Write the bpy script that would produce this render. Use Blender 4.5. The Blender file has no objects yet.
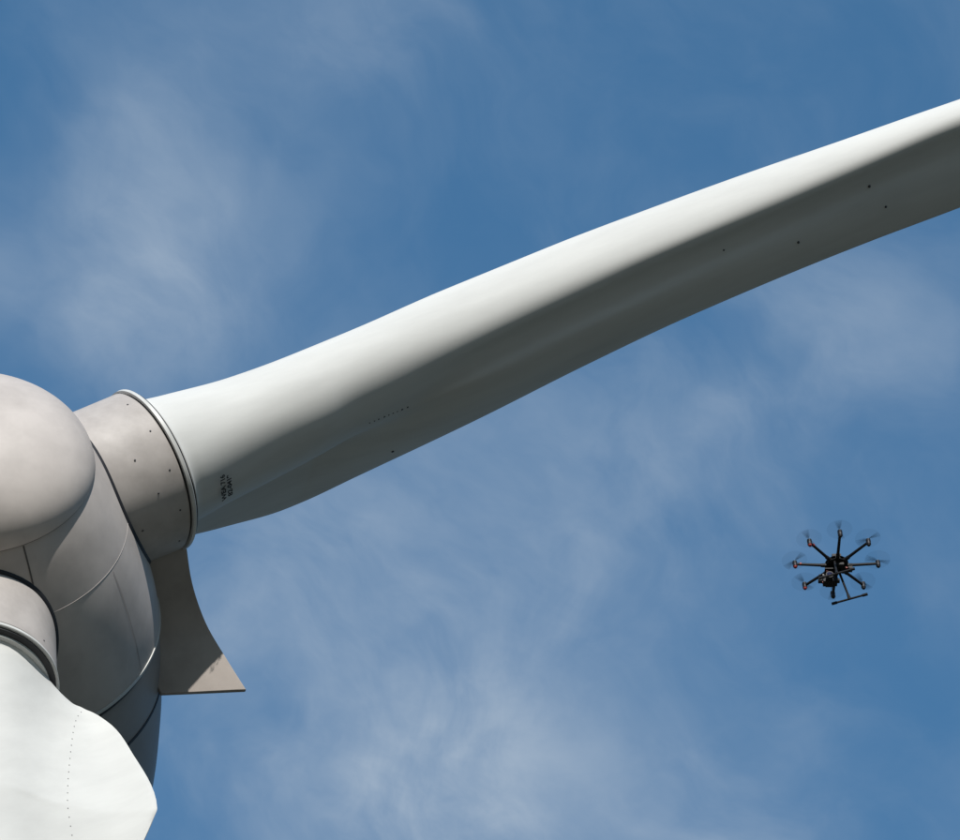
import bpy, bmesh, math, random
from mathutils import Vector, Matrix
from mathutils.bvhtree import BVHTree
random.seed(4)
scene = bpy.context.scene
R = math.radians
scene.view_settings.view_transform = 'Standard'
scene.view_settings.look = 'None'
scene.view_settings.exposure = 0

# ------------------------------------------------------------------ helpers
def new_mat(name, col, rough=0.5, metal=0.0, var=None, scale=3.0, detail=4, amount=0.5,
            streak=(1, 1, 1), bump=0.0, bscale=40, spec=0.5, coat=0.0, srot=(0, 0, 0)):
    m = bpy.data.materials.new(name); m.use_nodes = True
    nt = m.node_tree; b = nt.nodes['Principled BSDF']
    b.inputs['Base Color'].default_value = (*col, 1)
    b.inputs['Roughness'].default_value = rough
    b.inputs['Metallic'].default_value = metal
    b.inputs['Specular IOR Level'].default_value = spec
    b.inputs['Coat Weight'].default_value = coat
    tc = nt.nodes.new('ShaderNodeTexCoord')
    if var:
        r0 = nt.nodes.new('ShaderNodeMapping'); r0.inputs['Rotation'].default_value = srot
        nt.links.new(tc.outputs['Object'], r0.inputs['Vector'])
        mp = nt.nodes.new('ShaderNodeMapping'); mp.inputs['Scale'].default_value = streak
        nt.links.new(r0.outputs[0], mp.inputs['Vector'])
        n = nt.nodes.new('ShaderNodeTexNoise'); n.inputs['Scale'].default_value = scale
        n.inputs['Detail'].default_value = detail; n.inputs['Roughness'].default_value = 0.62
        nt.links.new(mp.outputs[0], n.inputs['Vector'])
        r = nt.nodes.new('ShaderNodeMapRange')
        r.inputs['From Min'].default_value = 0.38; r.inputs['From Max'].default_value = 0.72
        r.inputs['To Max'].default_value = amount
        nt.links.new(n.outputs['Fac'], r.inputs['Value'])
        mx = nt.nodes.new('ShaderNodeMixRGB')
        mx.inputs['Color1'].default_value = (*col, 1); mx.inputs['Color2'].default_value = (*var, 1)
        nt.links.new(r.outputs[0], mx.inputs['Fac'])
        nt.links.new(mx.outputs[0], b.inputs['Base Color'])
        rr = nt.nodes.new('ShaderNodeMapRange')
        rr.inputs['To Min'].default_value = rough - 0.06; rr.inputs['To Max'].default_value = rough + 0.12
        nt.links.new(n.outputs['Fac'], rr.inputs['Value']); nt.links.new(rr.outputs[0], b.inputs['Roughness'])
    if bump:
        n2 = nt.nodes.new('ShaderNodeTexNoise'); n2.inputs['Scale'].default_value = bscale
        n2.inputs['Detail'].default_value = 2
        nt.links.new(tc.outputs['Object'], n2.inputs['Vector'])
        bp = nt.nodes.new('ShaderNodeBump'); bp.inputs['Strength'].default_value = bump
        bp.inputs['Distance'].default_value = 0.02
        nt.links.new(n2.outputs['Fac'], bp.inputs['Height']); nt.links.new(bp.outputs[0], b.inputs['Normal'])
    return m

MAT_BLADE = new_mat('gelcoat_white', (0.66, 0.66, 0.64), 0.6, var=(0.54, 0.54, 0.525), scale=1.0, detail=5,
                    amount=0.6, streak=(.35, 2.2, 2.2), srot=(0, R(33), 0), bump=0.03, bscale=2.0, spec=0.12)
MAT_SPIN = new_mat('spinner_paint', (0.57, 0.52, 0.49), 0.5, var=(0.38, 0.345, 0.325), scale=0.8,
                   amount=0.85, bump=0.05, bscale=3.0, spec=0.3, detail=5)
MAT_COVER = new_mat('root_cover_paint', (0.50, 0.46, 0.435), 0.5, var=(0.34, 0.31, 0.29), scale=1.6,
                    amount=0.8, bump=0.05, bscale=3.0, spec=0.3, detail=5)
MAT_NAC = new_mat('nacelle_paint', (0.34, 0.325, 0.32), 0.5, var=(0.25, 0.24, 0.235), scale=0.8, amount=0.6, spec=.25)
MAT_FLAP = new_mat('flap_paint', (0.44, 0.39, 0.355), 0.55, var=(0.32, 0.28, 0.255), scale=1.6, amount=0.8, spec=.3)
MAT_DARK = new_mat('rubber_dark', (0.015, 0.015, 0.018), 0.6)
MAT_MARK = new_mat('faded_mark', (0.06, 0.06, 0.065), 0.6)
MAT_SEAM = new_mat('seam_sealant', (0.12, 0.11, 0.105), 0.7)
MAT_SEAM2 = new_mat('seam_faint', (0.32, 0.29, 0.28), 0.6)
MAT_RIM = new_mat('rim_white', (0.66, 0.66, 0.64), 0.4, var=(0.45, 0.45, 0.43), scale=4, amount=0.5)
MAT_TOWER = new_mat('tower_paint', (0.66, 0.67, 0.66), 0.45, var=(0.56, 0.56, 0.54), scale=0.5, amount=0.5)

def make_obj(name, bm, mat, parent=None, smooth=True, autoangle=None):
    bmesh.ops.recalc_face_normals(bm, faces=bm.faces)
    me = bpy.data.meshes.new(name)
    bm.to_mesh(me); bm.free()
    if smooth:
        for p in me.polygons: p.use_smooth = True
        if autoangle is not None:
            me.set_sharp_from_angle(angle=R(autoangle))
    o = bpy.data.objects.new(name, me)
    if mat: me.materials.append(mat)
    scene.collection.objects.link(o)
    if parent: o.parent = parent
    return o

def frame_from(axis):
    a = Vector(axis).normalized()
    h = Vector((0, 0, 1)) if abs(a.z) < 0.9 else Vector((1, 0, 0))
    x = h.cross(a).normalized(); y = a.cross(x).normalized()
    return x, y, a

def revolve(bm, origin, axis, prof, seg=96, close_ends=False):
    x, y, a = frame_from(axis); o = Vector(origin); rings = []
    for (s, r) in prof:
        if r < 1e-5:
            rings.append([bm.verts.new(o + a * s)])
        else:
            rings.append([bm.verts.new(o + a * s + (x * math.cos(2 * math.pi * i / seg) + y * math.sin(2 * math.pi * i / seg)) * r) for i in range(seg)])
    for A, B in zip(rings[:-1], rings[1:]):
        for i in range(seg):
            j = (i + 1) % seg
            if len(A) == 1 and len(B) == 1: continue
            if len(A) == 1: bm.faces.new((A[0], B[i], B[j]))
            elif len(B) == 1: bm.faces.new((A[i], A[j], B[0]))
            else: bm.faces.new((A[i], A[j], B[j], B[i]))
    if close_ends:
        for rg in (rings[0], rings[-1]):
            if len(rg) > 2: bm.faces.new(rg)

def tube(bm, p1, p2, r1, r2=None, seg=12):
    p1 = Vector(p1); p2 = Vector(p2); r2 = r1 if r2 is None else r2
    revolve(bm, p1, p2 - p1, [(0, r1), ((p2 - p1).length, r2)], seg, True)

def box(bm, c, size, rot=None):
    M = Matrix.Translation(Vector(c)) @ (rot.to_4x4() if rot else Matrix.Identity(4)) @ Matrix.Diagonal((*size, 1))
    bmesh.ops.create_cube(bm, size=1, matrix=M)

def cr(p0, p1, p2, p3, t):
    return 0.5 * ((2 * p1) + (p2 - p0) * t + (2 * p0 - 5 * p1 + 4 * p2 - p3) * t * t + (3 * p1 - p0 - 3 * p2 + p3) * t ** 3)

# ------------------------------------------------------------------ wind turbine
HUB = Vector((-7.09, 72.04, 84.85))
turb = bpy.data.objects.new('wind_turbine', None); scene.collection.objects.link(turb)
turb.location = HUB            # children are built in metres about the rotor centre
FWD = Vector((0, -1, 0)); BACK = Vector((0, 1, 0))

def catmull_profile(pts, n=6):
    out = []
    P = [Vector((a, b)) for a, b in pts]
    for i in range(len(P) - 1):
        p0 = P[max(i - 1, 0)]; p3 = P[min(i + 2, len(P) - 1)]
        for k in range(n):
            out.append(tuple(cr(p0, P[i], P[i + 1], p3, k / n)))
    out.append(tuple(P[-1])); return out

# spinner nose cap
bm = bmesh.new()
prof = [(1.352, 1.70), (1.352, 1.775)]
for k in range(0, 25):
    th = math.pi / 2 * k / 24
    prof.append((1.37 + 0.98 * math.sin(th), 1.785 * math.cos(th) if k < 24 else 0))
revolve(bm, (0, 0, 0), FWD, prof, 144)
make_obj('spinner_nose_cap', bm, MAT_SPIN, turb, autoangle=50)
# spinner body
body_prof = catmull_profile([(1.34, 1.765), (1.0, 1.945), (0.5, 2.15), (0.0, 2.32), (-0.5, 2.45), (-1.0, 2.55), (-1.42, 2.60)], 5)
def body_r(a):
    for (a0, r0), (a1, r1) in zip(body_prof[:-1], body_prof[1:]):
        if a1 <= a <= a0: return r0 + (r1 - r0) * (a0 - a) / (a0 - a1)
    return body_prof[0][1] if a > 0 else body_prof[-1][1]
bm = bmesh.new()
revolve(bm, (0, 0, 0), FWD, [(1.30, 1.70)] + body_prof + [(-1.425, 2.5)], 192)
make_obj('spinner_body', bm, MAT_SPIN, turb, autoangle=50)
def ring(name, a, r, w, h, mat):
    bm = bmesh.new()
    revolve(bm, (0, 0, 0), FWD, [(a + w / 2, r - h), (a + w / 2, r), (a - w / 2, r), (a - w / 2, r - h)], 192)
    return make_obj(name, bm, mat, turb, autoangle=30)
ring('nose_gap', 1.346, 1.768, 0.02, 0.1, MAT_SEAM)
ring('spinner_rim', -1.45, 2.615, 0.05, 0.2, MAT_RIM)
ring('spinner_gap', -1.54, 2.55, 0.13, 0.2, MAT_DARK)
# nacelle
bm = bmesh.new()
np_ = catmull_profile([(-1.60, 2.50), (-1.70, 2.57), (-2.4, 2.60), (-3.3, 2.56), (-4.6, 2.40), (-6.2, 1.98), (-7.6, 1.35), (-8.5, 0.7), (-8.8, 0.0)], 5)
revolve(bm, (0, 0, 0), FWD, [(-1.62, 2.3)] + np_, 144)
make_obj('nacelle', bm, MAT_NAC, turb, autoangle=50)
ring('generator_band', -2.45, 2.61, 0.05, 0.1, MAT_DARK)

def meridian(name, psi, a0, a1, width, mat, lift=0.006):
    bm = bmesh.new(); prev = None
    c = Vector((math.cos(psi), 0, math.sin(psi))); tdir = Vector((-math.sin(psi), 0, math.cos(psi)))
    N = 30
    for i in range(N + 1):
        a = a0 + (a1 - a0) * i / N
        r = body_r(a) + lift
        q = c * r + FWD * a
        cur = (bm.verts.new(q - tdir * width / 2), bm.verts.new(q + tdir * width / 2))
        if prev: bm.faces.new((prev[0], prev[1], cur[1], cur[0]))
        prev = cur
    return make_obj(name, bm, mat, turb)
for k in range(3):
    off = R(-120 * k)
    meridian('panel_seam', R(-61) + off, 1.33, -1.42, 0.026, MAT_SEAM)
    meridian('panel_seam_faint', R(-24) + off, 0.3, -1.42, 0.010, MAT_SEAM2)
ring('panel_seam_ring', 0.35, body_r(0.35) + 0.004, 0.010, 0.05, MAT_SEAM2)

# ------------------------------------------------------------------ blades
def circ(Rr):
    A = [90, 60, 30, 0, -25, -50, -75, -95, -110, -125, -150, 180, 150, 120]
    return [(Rr * math.sin(R(a)), Rr * math.cos(R(a))) for a in A]
STN = [
 (3.02, circ(1.03)),
 (3.06, circ(1.02)),
 (3.12, [(.985,0),(.85,.49),(.50,.85),(.02,.98),(-.41,.89),(-.74,.62),(-.93,.15),(-.92,-.33),(-.94,-.66),(-.97,-.98),(-.84,-1.02),(-.45,-1.02),(.38,-.92),(.83,-.50)]),
 (3.32, [(.945,0),(.83,.47),(.48,.82),(.02,.95),(-.40,.86),(-.72,.59),(-.90,.06),(-.83,-.40),(-.90,-.80),(-.99,-1.23),(-.85,-1.15),(-.45,-1.04),(.37,-.90),(.81,-.49)]),
 (3.65, [(.90,0),(.79,.45),(.46,.77),(.02,.90),(-.38,.81),(-.70,.55),(-.86,.01),(-.72,-.44),(-.87,-.95),(-1.04,-1.50),(-.88,-1.30),(-.44,-1.06),(.34,-.86),(.77,-.47)]),
 (4.5, [(.80,0),(.70,.37),(.41,.68),(.03,.80),(-.34,.70),(-.64,.44),(-.79,-.03),(-.64,-.50),(-.88,-1.15),(-1.14,-1.88),(-.90,-1.50),(-.42,-1.11),(.30,-.81),(.69,-.44)]),
 (5.62, [(.76,-.02),(.67,.33),(.40,.60),(.06,.70),(-.28,.61),(-.54,.36),(-.69,-.05),(-.60,-.46),(-.94,-1.25),(-1.235,-2.16),(-.94,-1.64),(-.39,-1.15),(.26,-.80),(.65,-.44)]),
 (5.78, [(.76,-.03),(.67,.32),(.41,.58),(.07,.68),(-.26,.59),(-.52,.35),(-.67,-.04),(-.61,-.42),(-.95,-1.21),(-1.235,-2.10),(-.94,-1.62),(-.39,-1.13),(.26,-.78),(.65,-.44)]),
 (6.57, [(.76,-.05),(.67,.27),(.42,.52),(.10,.61),(-.20,.53),(-.43,.33),(-.60,.03),(-.67,-.26),(-.98,-.94),(-1.197,-1.74),(-.93,-1.42),(-.40,-1.02),(.22,-.71),(.62,-.42)]),
 (8.29, [(.795,-.12),(.70,.15),(.45,.38),(.15,.47),(-.09,.41),(-.23,.24),(-.42,.12),(-.62,.06),(-.90,-.35),(-1.11,-.98),(-.83,-.84),(-.38,-.68),(.2,-.60),(.62,-.42)]),
 (10.04,[(.794,-.14),(.70,.10),(.46,.31),(.20,.40),(-.01,.35),(-.15,.20),(-.33,.10),(-.52,.07),(-.79,-.22),(-.99,-.66),(-.75,-.60),(-.35,-.53),(.2,-.52),(.60,-.40)]),
 (11.85,[(.755,-.16),(.67,.07),(.44,.27),(.20,.36),(.03,.31),(-.10,.17),(-.26,.08),(-.45,.04),(-.70,-.17),(-.91,-.53),(-.67,-.51),(-.28,-.48),(.2,-.47),(.57,-.38)]),
 (13.45,[(.70,-.16),(.62,.05),(.42,.23),(.22,.31),(.06,.27),(-.06,.14),(-.22,.04),(-.41,.0),(-.68,-.18),(-.895,-.49),(-.65,-.47),(-.25,-.43),(.2,-.42),(.53,-.35)]),
 (15.19,[(.615,-.17),(.55,.02),(.40,.17),(.24,.24),(.10,.21),(-.02,.10),(-.17,.0),(-.38,-.06),(-.68,-.23),(-.915,-.48),(-.66,-.46),(-.25,-.40),(.15,-.37),(.47,-.32)]),
 (16.46,[(.560,-.18),(.50,0),(.38,.13),(.25,.19),(.12,.16),(-.01,.05),(-.18,-.05),(-.40,-.12),(-.72,-.28),(-.955,-.50),(-.70,-.47),(-.28,-.38),(.12,-.34),(.43,-.30)]),
 (18.0, [(.485,-.18),(.43,-.02),(.33,.10),(.20,.15),(.07,.12),(-.07,.01),(-.25,-.09),(-.48,-.17),(-.76,-.31),(-.99,-.50),(-.74,-.46),(-.33,-.37),(.08,-.31),(.37,-.28)]),
]
last = STN[-1][1]
for (l, s, ct) in [(23, .88, -.05), (29, .70, -.10), (35, .48, -.12), (38.6, .28, -.15), (39.6, .06, -.18)]:
    STN.append((l, [((t + .3) * s - .3 + ct, w * s) for t, w in last]))

SUB_T, SUB_L = 6, 7
SQ = math.sqrt(0.5)
def section_curve(pts):
    n = len(pts); P = [Vector(p) for p in pts]; out = []
    for i in range(n):
        for k in range(SUB_T):
            out.append(cr(P[(i - 1) % n], P[i], P[(i + 1) % n], P[(i + 2) % n], k / SUB_T))
    return out
SECT = [(l, section_curve(p)) for l, p in STN]
def mono(a, b, c, la, lb, lc):
    """monotone (non-overshooting) three point tangent"""
    if lb == la: return (c - b) / (lc - lb)
    if lc == lb: return (b - a) / (lb - la)
    s1 = (b - a) / (lb - la); s2 = (c - b) / (lc - lb); out = []
    for u, v in zip(s1, s2):
        if u * v <= 0: out.append(0)
        else:
            av = (u * (lc - lb) + v * (lb - la)) / (lc - la)
            lim = 2.0 * min(abs(u), abs(v))
            out.append(math.copysign(min(abs(av), lim), av))
    return Vector(out)
def loft():
    rows = []
    for i in range(len(SECT) - 1):
        i0 = max(i - 1, 0); i3 = min(i + 2, len(SECT) - 1)
        l1, l2 = SECT[i][0], SECT[i + 1][0]; h = l2 - l1
        for k in range(SUB_L):
            f = k / SUB_L; l = l1 + h * f; row = []
            for j in range(len(SECT[0][1])):
                p1, p2 = SECT[i][1][j], SECT[i + 1][1][j]
                m1 = mono(SECT[i0][1][j], p1, p2, SECT[i0][0], l1, l2) * h
                m2 = mono(p1, p2, SECT[i3][1][j], l1, l2, SECT[i3][0]) * h
                f2, f3 = f * f, f ** 3
                row.append(p1 * (2 * f3 - 3 * f2 + 1) + m1 * (f3 - 2 * f2 + f) + p2 * (-2 * f3 + 3 * f2) + m2 * (f3 - f2))
            rows.append((l, row))
    rows.append(SECT[-1]); return rows
ROWS = loft()

def blade_basis(alpha, pitch):
    d = Vector((math.cos(alpha), 0, math.sin(alpha)))
    p = Vector((math.sin(alpha), 0, -math.cos(alpha)))
    n = FWD
    n2 = n * math.cos(pitch) + p * math.sin(pitch)
    p2 = -n * math.sin(pitch) + p * math.cos(pitch)
    t = (n2 - p2) * SQ; w = (n2 + p2) * SQ
    return d, t, w

def add_blade(idx, alpha, pitch):
    e = bpy.data.objects.new('blade_%d' % idx, None); scene.collection.objects.link(e); e.parent = turb
    B = blade_basis(alpha, pitch); d, t, w = B
    bm = bmesh.new(); prev = None; first = None
    for (l, row) in ROWS:
        cur = [bm.verts.new(d * l + t * q.x + w * q.y) for q in row]
        if prev:
            for j in range(len(cur)):
                k = (j + 1) % len(cur)
                bm.faces.new((prev[j], prev[k], cur[k], cur[j]))
        else: first = cur
        prev = cur
    bm.faces.new(first); bm.faces.new(prev)
    bmesh.ops.recalc_face_normals(bm, faces=bm.faces)
    bvh = BVHTree.FromBMesh(bm)
    make_obj('airfoil', bm, MAT_BLADE, e, autoangle=60)
    def on_surface(l, off, side, frm):
        """drop a point onto the shell: off metres along `side`, looking from direction `frm`"""
        o = d * l + side * off + frm * 6
        c, nn, _, _ = bvh.ray_cast(o, -frm)
        return c, nn
    def rev(name, prof, mat, seg=128):
        b = bmesh.new(); revolve(b, (0, 0, 0), d, prof, seg); return make_obj(name, b, mat, e, autoangle=35)
    rev('root_cover', [(1.1, 1.17), (2.3, 1.175), (2.86, 1.18), (2.88, 1.16), (2.9, 1.0)], MAT_COVER)
    rev('cover_gap', [(2.875, 1.0), (2.875, 1.15), (2.93, 1.15), (2.93, 1.0)], MAT_DARK)
    rev('root_flange', [(2.91, 1.0), (2.91, 1.205), (2.955, 1.21), (2.965, 1.2), (2.965, 1.0)], MAT_RIM)
    rev('root_seal', [(2.96, 0.9), (2.96, 1.165), (3.0, 1.165), (3.015, 1.10), (3.015, .9)], MAT_DARK)
    rev('blade_foot', [(3.0, 0.9), (3.0, 1.085), (3.05, 1.085), (3.055, 1.0)], MAT_BLADE)
    b = bmesh.new(); N = 128; p = Vector((math.sin(alpha), 0, -math.cos(alpha)))
    def joint(rc, th, add):
        a = rc * math.cos(th); q = rc * math.sin(th)
        rb = body_r(max(min(a, 1.33), -1.4))
        L = math.sqrt(max(rb * rb - q * q, 0.01)) + add
        return d * L + FWD * a + p * q
    rings = []
    for (rc, add) in [(1.172, 0.035), (1.19, 0.03), (1.21, 0.010), (1.215, -0.05)]:
        rings.append([b.verts.new(joint(rc, 2 * math.pi * i / N, add)) for i in range(N)])
    for A, C in zip(rings[:-1], rings[1:]):
        for i in range(N):
            j = (i + 1) % N; b.faces.new((A[i], A[j], C[j], C[i]))
    make_obj('cover_joint', b, MAT_DARK, e)
    b = bmesh.new()
    for L, th in [(2.72, 20), (2.72, 50), (2.72, 80), (2.72, 110), (2.3, 35), (2.45, 62), (2.1, 84), (2.72, -10), (2.72, 140), (2.72, 170), (2.72, 200), (2.72, 250), (2.72, 300)]:
        r_ = FWD * math.cos(R(th)) + p * math.sin(R(th))
        c = d * L + r_ * 1.172
        tube(b, c, c + r_ * 0.012, 0.014, seg=10)
    make_obj('cover_bolts', b, MAT_MARK, e)
    # fixed trailing flap on the spinner
    outer = [(.80, .55), (.85, .72), (.99, 1.39), (1.33, 1.88), (1.85, 2.14), (2.40, 2.35)]
    inner = [(.80, .55), (.83, .72), (.90, 1.39), (1.12, 1.88), (1.48, 2.14), (1.83, 2.35)]
    oc = catmull_profile(outer, 6); ic = catmull_profile(inner, 6)
    b = bmesh.new(); NU = 8; G = []
    thick = 0.13
    for (po, so), (pi, si) in zip(oc, ic):
        row = []
        for u in range(NU + 1):
            f = u / NU
            L = 1.93 + (2.98 - 1.93) * f
            row.append(d * L + p * (pi + (po - pi) * f) + BACK * (si + (so - si) * f))
        G.append(row)
    nv = (p * 0.6 - BACK * 0.4).normalized()
    def off(i, j):
        i0, i1 = max(i - 1, 0), min(i + 1, len(G) - 1)
        tv = (G[i1][j] - G[i0][j]).normalized()
        nn = tv.cross(d).normalized()
        if nn.dot(nv) > 0: nn = -nn
        return G[i][j] + nn * thick * (1 - 0.45 * i / len(G))
    F = [[b.verts.new(c) for c in r_] for r_ in G]
    K = [[b.verts.new(off(i, j)) for j in range(NU + 1)] for i in range(len(G))]
    for X in (F, K):
        for i in range(len(G) - 1):
            for j in range(NU): b.faces.new((X[i][j], X[i][j + 1], X[i + 1][j + 1], X[i + 1][j]))
    for i in range(len(G) - 1):
        for j in (0, NU): b.faces.new((F[i][j], F[i + 1][j], K[i + 1][j], K[i][j]))
    for j in range(NU):
        for i in (0, len(G) - 1): b.faces.new((F[i][j], F[i][j + 1], K[i][j + 1], K[i][j]))
    fo = make_obj('trailing_flap', b, MAT_FLAP, e, autoangle=40)
    mb = fo.modifiers.new('b', 'BEVEL'); mb.width = 0.012; mb.segments = 2; mb.limit_method = 'ANGLE'
    # small fittings: lightning receptors, drain holes
    b = bmesh.new()
    for (l, tv, rr) in [(15.2, -.16, .022), (15.4, -.53, .018), (13.8, -.52, .02), (12.55, -.21, .013), (6.95, -1.06, .02)]:
        c, nn = on_surface(l, tv, t, w)
        if c: tube(b, c - nn * .01, c + nn * .012, rr, seg=12)
    for k in range(9):
        c, nn = on_surface(6.25 + .085 * k + random.uniform(-.012, .012), -.56, t, w)
        if c: tube(b, c - nn * .01, c + nn * .008, .008 + .008 * random.random(), seg=8)
    # rivet line along the suction side of the trailing panel
    for k in range(34):
        c, nn = on_surface(3.45 + .15 * k, -1.22, w, t)
        if c and nn.dot(t) > .3: tube(b, c - nn * .01, c + nn * .005, .0075, seg=8)
    make_obj('surface_fittings', b, MAT_MARK, e)
    # blade serial label
    for r_i, (txt, ll) in enumerate([('WEA 716', 3.56), ('82-0419', 3.67)]):
        cu = bpy.data.curves.new('label', 'FONT'); cu.body = txt; cu.size = 0.11; cu.align_x = 'CENTER'
        cu.align_y = 'CENTER'; cu.offset = 0.004
        o = bpy.data.objects.new('blade_label_%d' % (r_i + 1), cu); scene.collection.objects.link(o); o.parent = e
        c, nn = on_surface(ll, -.60, t, w)
        za = nn.normalized(); xa = (za.cross(d)).normalized(); ya = za.cross(xa).normalized()
        M = Matrix((xa, ya, za)).transposed().to_4x4()
        M.translation = c + nn * 0.028
        o.matrix_local = M; cu.materials.append(MAT_DARK)
    return e

add_blade(1, R(33), 0)
add_blade(2, R(-87), R(77))
add_blade(3, R(153), 0)

def revw(name, prof, mat, loc):
    b = bmesh.new(); revolve(b, loc, (0, 0, 1), prof, 96); return make_obj(name, b, mat, turb, autoangle=40)
TB = Vector((0, 4.4, -HUB.z))
ztop = HUB.z - 2.1
revw('tower', [(0, 3.4), (20, 2.8), (45, 2.1), (65, 1.55), (ztop, 1.15)], MAT_TOWER, TB)
for z, r_ in [(20, 2.82), (45, 2.12), (65, 1.57)]:
    revw('tower_flange', [(z - .06, r_ - .1), (z - .06, r_ + .02), (z + .06, r_ + .02), (z + .06, r_ - .1)], MAT_RIM, TB)
revw('yaw_collar', [(ztop - .7, 1.1), (ztop - .7, 1.32), (ztop + .2, 1.38), (ztop + .5, 1.1)], MAT_NAC, TB)
b = bmesh.new(); box(b, TB + Vector((0, -3.37, 1.9)), (1.0, .16, 2.1))
make_obj('tower_door', b, MAT_DARK, turb, smooth=False)
b = bmesh.new(); revolve(b, TB, (0, 0, 1), [(0.0, 8.5), (0.25, 8.4), (0.3, 3.2)], 64)
make_obj('tower_foundation', b, new_mat('concrete', (.35, .34, .32), .85, var=(.25, .24, .23), scale=1.5), turb, autoangle=30)

# ------------------------------------------------------------------ drone
MAT_CARB = new_mat('carbon_black', (0.010, 0.010, 0.012), 0.5, var=(0.022, 0.022, 0.024), scale=30, spec=.3)
MAT_MOTOR = new_mat('motor_metal', (0.02, 0.02, 0.023), 0.45, metal=0.3)
MAT_RED = new_mat('red_mount', (0.30, 0.035, 0.03), 0.45)
MAT_LENS = new_mat('lens_glass', (0.02, 0.02, 0.06), 0.1)
MAT_GREY = new_mat('grey_plastic', (0.09, 0.09, 0.09), 0.5)
def ghost(name, op):
    m = bpy.data.materials.new(name); m.use_nodes = True
    nt = m.node_tree; nt.nodes.clear()
    out = nt.nodes.new('ShaderNodeOutputMaterial'); mx = nt.nodes.new('ShaderNodeMixShader')
    tr = nt.nodes.new('ShaderNodeBsdfTransparent'); df = nt.nodes.new('ShaderNodeBsdfDiffuse')
    df.inputs[0].default_value = (.03, .03, .035, 1); mx.inputs[0].default_value = op
    nt.links.new(tr.outputs[0], mx.inputs[1]); nt.links.new(df.outputs[0], mx.inputs[2]); nt.links.new(mx.outputs[0], out.inputs[0])
    return m
blur = ghost('spinning_propeller', .08); blur2 = ghost('spinning_propeller_core', .18)

drone = bpy.data.objects.new('octocopter_drone', None); scene.collection.objects.link(drone)
drone.location = (4.69, 68.34, 80.17)
drone.rotation_euler = (R(2), R(-4), R(3))
ARM = 0.55
bA = bmesh.new(); bM = bmesh.new(); bR = bmesh.new(); bP = bmesh.new(); bB = bmesh.new()
for k in range(8):
    a = math.pi / 4 * k; c, s = math.cos(a), math.sin(a)
    u = Vector((c, s, 0)); z = Vector((0, 0, 1))
    tip = u * ARM + z * 0.03
    tube(bA, u * 0.10, tip, 0.022, 0.018, 10)
    tube(bA, u * 0.10 + z * .0, u * 0.21 + z * .004, 0.030, 0.026, 10)
    box(bA, u * 0.125, (0.06, 0.06, 0.055), Matrix.Rotation(a, 3, 'Z'))
    tube(bM, tip - z * 0.045, tip + z * 0.005, 0.031, 0.031, 16)
    tube(bM, tip + z * 0.008, tip + z * 0.045, 0.033, 0.031, 16)
    tube(bM, tip + z * 0.045, tip + z * 0.06, 0.008, 0.006, 8)
    tube(bR if k in (3, 4, 5) else bM, tip - z * 0.066, tip - z * 0.044, 0.020, 0.029, 12)
    if k in (4, 5): tube(bR, tip - u * .085, tip - u * .06, .0225, .0225, 12)
    pr = random.random() * 3.14
    pc = tip + z * 0.058
    for q_ in range(5):
      pq = pr + q_ * .13
      for sgn in (1, -1):
        dv = Vector((math.cos(pq), math.sin(pq), 0)) * sgn; nv = Vector((-dv.y, dv.x, 0))
        vs = []
        for f, wd, tw in [(0.0, .008, .003), (.25, .017, .004), (.6, .014, .002), (1.0, .006, 0)]:
            q = pc + dv * (0.02 + 0.15 * f) + z * .003 * q_
            vs.append((bP.verts.new(q + nv * wd + z * tw), bP.verts.new(q - nv * wd - z * tw)))
        for A, C in zip(vs[:-1], vs[1:]): bP.faces.new((A[0], A[1], C[1], C[0]))
    revolve(bB, pc + z * .018, z, [(0, .02), (0, .17)], 40)
revolve(bA, (0, 0, -0.022), (0, 0, 1), [(0, 0), (0, .155), (.006, .16), (.010, .16), (.012, 0)], 8)
revolve(bA, (0, 0, 0.022), (0, 0, 1), [(0, 0), (0, .16), (.008, .155), (.03, .12), (.05, .06), (.055, 0)], 16)
revolve(bA, (0, 0, -0.02), (0, 0, 1), [(0, .11), (.045, .11)], 8)
box(bA, (0, 0, 0.095), (.12, .19, .06)); tube(bA, (.04, .06, .06), (.06, .09, .19), .005); tube(bA, (.06, .09, .19), (.06, .09, .205), .03, .028, 16)
box(bA, (0.08, 0.02, -0.05), (.06, .11, .045)); box(bA, (-.05, .09, -.05), (.09, .06, .04)); box(bA, (.17, .03, -.02), (.07, .08, .08))
box(bA, (.02, -.06, -.055), (.12, .07, .05))
make_obj('arms_and_frame', bA, MAT_CARB, drone, autoangle=35)
make_obj('motors', bM, MAT_MOTOR, drone, autoangle=35)
make_obj('red_motor_mounts', bR, MAT_RED, drone, autoangle=35)
make_obj('propeller_blades', bP, blur2, drone, smooth=False)
make_obj('propeller_blur', bB, blur, drone, smooth=False)
b = bmesh.new()
for (tx, ty, hx) in [(.02, .10, .15), (-.02, -.10, -.06)]:
    sy = 1 if ty > 0 else -1
    top = Vector((tx * 2, ty, -.03)); bot = Vector((hx, ty + sy * .13, -.40))
    tube(b, top, bot, .016, .014, 10)
    bd = Vector((.225, -.085, 0))
    tube(b, bot - bd, bot + bd, .014, .014, 10)
    for sx in (-1, 1):
        tube(b, bot + bd * .72 * sx, bot + bd * 1.02 * sx, .020, .020, 10)
    tube(b, bot + Vector((0, 0, -.005)), bot * .82 + top * .18, .024, .018, 10)
make_obj('landing_gear', b, MAT_CARB, drone, autoangle=35)
b = bmesh.new()
G0 = Vector((-.12, .07, -.20))
tube(b, (-.06, .02, -.03), (-.07, .03, -.09), .045, .045, 14)
box(b, (-.08, .03, -.095), (.18, .14, .014))
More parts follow.
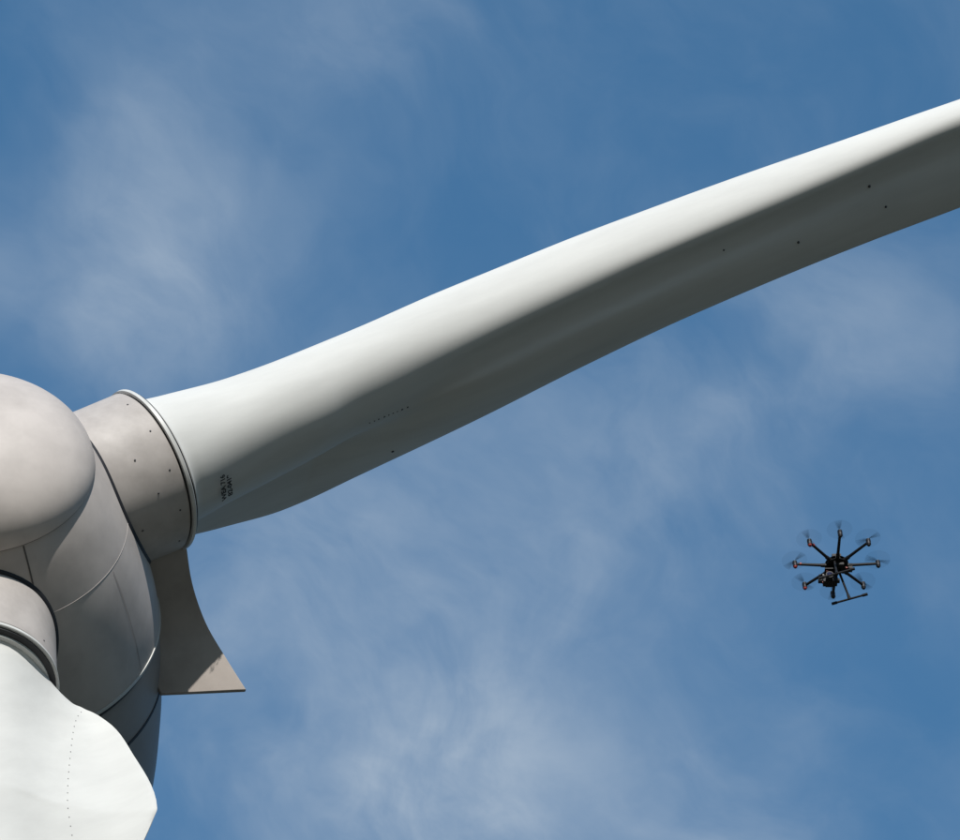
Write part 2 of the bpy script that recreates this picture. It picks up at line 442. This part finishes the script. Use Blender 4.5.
tube(b, G0 + Vector((.11, 0, .09)), G0 + Vector((.11, 0, -.02)), .014); tube(b, G0 + Vector((-.11, 0, .09)), G0 + Vector((-.11, 0, -.02)), .014)
tube(b, G0 + Vector((-.12, 0, .09)), G0 + Vector((.12, 0, .09)), .014)
tube(b, G0 + Vector((.09, 0, -.02)), G0 + Vector((.14, 0, -.02)), .034, .034, 14); tube(b, G0 + Vector((-.09, 0, -.02)), G0 + Vector((-.14, 0, -.02)), .034, .034, 14)
box(b, G0 + Vector((0, 0, -.02)), (.16, .10, .11)); box(b, G0 + Vector((0, 0, .038)), (.06, .06, .03))
tube(b, G0 + Vector((0, -.03, -.02)), G0 + Vector((0, -.13, -.03)), .045, .052, 20)
box(b, G0 + Vector((.02, .09, .03)), (.11, .06, .09)); box(b, G0 + Vector((.09, .05, .0)), (.05, .08, .06))
make_obj('gimbal_camera', b, MAT_CARB, drone, autoangle=35)
b = bmesh.new(); tube(b, G0 + Vector((0, -.131, -.03)), G0 + Vector((0, -.134, -.03)), .038, .038, 20)
make_obj('camera_lens', b, MAT_LENS, drone)
b = bmesh.new(); tube(b, (-.05, .1, -.075), (-.04, .13, -.09), .012); box(b, (.03, .05, -.08), (.03, .03, .025)); box(b, (-.19, .05, -.15), (.02, .05, .03))
make_obj('grey_modules', b, MAT_GREY, drone, autoangle=35)
b = bmesh.new()
for q in [(-.14, .0, -.11), (.12, -.03, -.08), (-.02, .11, -.078), (-.2, .08, -.24)]: box(b, q, (.026, .026, .02))
make_obj('status_parts', b, MAT_RED, drone, smooth=False)

# ------------------------------------------------------------------ ground
b = bmesh.new(); bmesh.ops.create_grid(b, x_segments=40, y_segments=40, size=6000)
gm = new_mat('meadow', (0.044, 0.046, 0.030), 0.9, var=(0.072, 0.064, 0.044), scale=0.02, detail=8, amount=1.0)
make_obj('ground', b, gm, smooth=False)
b = bmesh.new(); revolve(b, (-7.09, 76.4, 0.02), (0, 0, 1), [(0, 16), (0, 0)], 64)
make_obj('gravel_pad', b, new_mat('gravel', (.22, .21, .19), .95, var=(.14, .13, .12), scale=8, detail=6, amount=1), smooth=False)
b = bmesh.new()
pts = [(-7, 60), (-6, 40), (2, 15), (14, -20), (20, -80), (18, -300)]
pv = None
for x, y in pts:
    cur = (b.verts.new((x - 2.2, y, .012)), b.verts.new((x + 2.2, y, .012)))
    if pv: b.faces.new((pv[0], pv[1], cur[1], cur[0]))
    pv = cur
make_obj('access_track', b, bpy.data.materials['gravel'], smooth=False)

# ------------------------------------------------------------------ light
sun_to = Vector((0.06, -0.87, 0.46)).normalized()
sd = bpy.data.lights.new('sun', 'SUN'); sd.energy = 4.3; sd.angle = R(0.53); sd.color = (1, .965, .905)
so = bpy.data.objects.new('sun', sd); scene.collection.objects.link(so)
so.rotation_euler = (-sun_to).to_track_quat('-Z', 'Y').to_euler()
so.location = (0, -50, 60)

world = bpy.data.worlds.new('World'); scene.world = world; world.use_nodes = True
nt = world.node_tree; N = nt.nodes; Lk = nt.links
bg = N['Background']; bg.inputs['Strength'].default_value = 0.1
sky = N.new('ShaderNodeTexSky'); sky.sky_type = 'NISHITA'; sky.sun_disc = False
el = math.asin(sun_to.z); az = math.atan2(sun_to.x, sun_to.y)
sky.sun_elevation = el; sky.sun_rotation = az
sky.altitude = 200; sky.air_density = 1.0; sky.dust_density = 0.3; sky.ozone_density = 1.5
tc = N.new('ShaderNodeTexCoord')
rot = N.new('ShaderNodeMapping'); rot.inputs['Rotation'].default_value = (R(40), 0, 0)
Lk.new(tc.outputs['Generated'], rot.inputs['Vector'])
sc = N.new('ShaderNodeVectorMath'); sc.operation = 'SCALE'; sc.inputs['Scale'].default_value = 16.5
Lk.new(rot.outputs[0], sc.inputs[0])
def math_node(op, a, b_=None, clamp=False):
    n = N.new('ShaderNodeMath'); n.operation = op; n.use_clamp = clamp
    for i, v in enumerate((a, b_)):
        if v is None: continue
        if isinstance(v, (int, float)): n.inputs[i].default_value = v
        else: Lk.new(v, n.inputs[i])
    return n.outputs[0]
wn = N.new('ShaderNodeTexNoise'); wn.inputs['Scale'].default_value = 1.7; wn.inputs['Detail'].default_value = 3
Lk.new(sc.outputs[0], wn.inputs['Vector'])
ws = N.new('ShaderNodeVectorMath'); ws.operation = 'SUBTRACT'; ws.inputs[1].default_value = (.5, .5, .5); Lk.new(wn.outputs['Color'], ws.inputs[0])
w2 = N.new('ShaderNodeVectorMath'); w2.operation = 'SCALE'; w2.inputs['Scale'].default_value = 0.55; Lk.new(ws.outputs[0], w2.inputs[0])
wa = N.new('ShaderNodeVectorMath'); wa.operation = 'ADD'; Lk.new(sc.outputs[0], wa.inputs[0]); Lk.new(w2.outputs[0], wa.inputs[1])
def noise(vec, scale, detail, rough, mscale=(1, 1, 1), rz=0, loc=(0, 0, 0), dist=0):
    mp = N.new('ShaderNodeMapping')
    r1 = N.new('ShaderNodeMapping'); r1.inputs['Rotation'].default_value = (0, 0, R(rz)); Lk.new(vec, r1.inputs['Vector'])
    mp.inputs['Scale'].default_value = mscale; mp.inputs['Location'].default_value = loc; Lk.new(r1.outputs[0], mp.inputs['Vector'])
    n = N.new('ShaderNodeTexNoise'); n.inputs['Scale'].default_value = scale; n.inputs['Detail'].default_value = detail
    n.inputs['Roughness'].default_value = rough; n.inputs['Distortion'].default_value = dist
    Lk.new(mp.outputs[0], n.inputs['Vector']); return n.outputs['Fac']
def mrange(v, a, b_, c=0, d=1, smooth=True):
    n = N.new('ShaderNodeMapRange'); n.interpolation_type = 'SMOOTHSTEP' if smooth else 'LINEAR'
    n.inputs['From Min'].default_value = a; n.inputs['From Max'].default_value = b_
    n.inputs['To Min'].default_value = c; n.inputs['To Max'].default_value = d
    Lk.new(v, n.inputs['Value']); return n.outputs[0]
def bank(cx, cy, rx, ry, rz, amp):
    s = N.new('ShaderNodeVectorMath'); s.operation = 'SUBTRACT'; s.inputs[1].default_value = (cx, cy, 0); Lk.new(wa.outputs[0], s.inputs[0])
    r1 = N.new('ShaderNodeMapping'); r1.inputs['Rotation'].default_value = (0, 0, R(rz)); Lk.new(s.outputs[0], r1.inputs['Vector'])
    m = N.new('ShaderNodeVectorMath'); m.operation = 'MULTIPLY'; m.inputs[1].default_value = (1 / rx, 1 / ry, 0); Lk.new(r1.outputs[0], m.inputs[0])
    l = N.new('ShaderNodeVectorMath'); l.operation = 'LENGTH'; Lk.new(m.outputs[0], l.inputs[0])
    return mrange(l.outputs['Value'], 0, 1, amp, 0)
banks = [bank(-.74, -.30, .5, .42, 0, .58), bank(-.35, -.72, .7, .26, 20, .26), bank(-.04, .82, .6, .48, 0, .90),
         bank(-.45, .55, .8, .6, 0, .48), bank(.72, -.12, .36, .6, -25, .42), bank(.58, .82, .38, .34, 0, .48),
         bank(.25, .2, .9, .7, 0, .38)]
tot = banks[0]
for q in banks[1:]: tot = math_node('ADD', tot, q)
wisp = mrange(noise(wa.outputs[0], 1.9, 6, .57, (1, .6, 1), 35, dist=.15), .32, .74)
fine = mrange(noise(sc.outputs[0], 3.4, 6, .60, (1, .55, 1), 60, (3, 1, 0), .35), .3, .75, .5, 1.15)
dens = math_node('MULTIPLY', math_node('MULTIPLY', tot, wisp), fine)
dens = math_node('ADD', math_node('ADD', dens, math_node('MULTIPLY', tot, .24)), math_node('MULTIPLY', wisp, .19), True)
# aerial tint by elevation
sx = N.new('ShaderNodeSeparateXYZ'); Lk.new(tc.outputs['Generated'], sx.inputs[0])
elv = mrange(sx.outputs['Z'], 0.0, .72, 0, 1, False)
elv = math_node('POWER', elv, 2.0)
tn = N.new('ShaderNodeMixRGB'); tn.inputs['Color1'].default_value = (.26, .31, .34, 1); tn.inputs['Color2'].default_value = (.92, 1.54, 1.70, 1); Lk.new(elv, tn.inputs['Fac'])
tint = N.new('ShaderNodeMixRGB'); tint.blend_type = 'MULTIPLY'; tint.inputs['Fac'].default_value = 1
Lk.new(tn.outputs[0], tint.inputs['Color2']); Lk.new(sky.outputs[0], tint.inputs['Color1'])
cm = N.new('ShaderNodeMixRGB'); Lk.new(math_node('MULTIPLY', math_node('MULTIPLY', dens, .87), mrange(sx.outputs['Z'], .2, .6, .1, 1)), cm.inputs['Fac']); Lk.new(tint.outputs[0], cm.inputs['Color1'])
cm.inputs['Color2'].default_value = (4.0, 4.9, 6.0, 1)
Lk.new(cm.outputs[0], bg.inputs['Color'])

# ------------------------------------------------------------------ camera
cd = bpy.data.cameras.new('camera'); cd.sensor_width = 36; cd.lens = 36 * 110 / (960 * .0139)
cd.clip_start = 0.5; cd.clip_end = 20000
co = bpy.data.objects.new('camera', cd); scene.collection.objects.link(co)
co.location = (0, 0, 1.7); co.rotation_euler = (R(140), 0, 0)
scene.camera = co
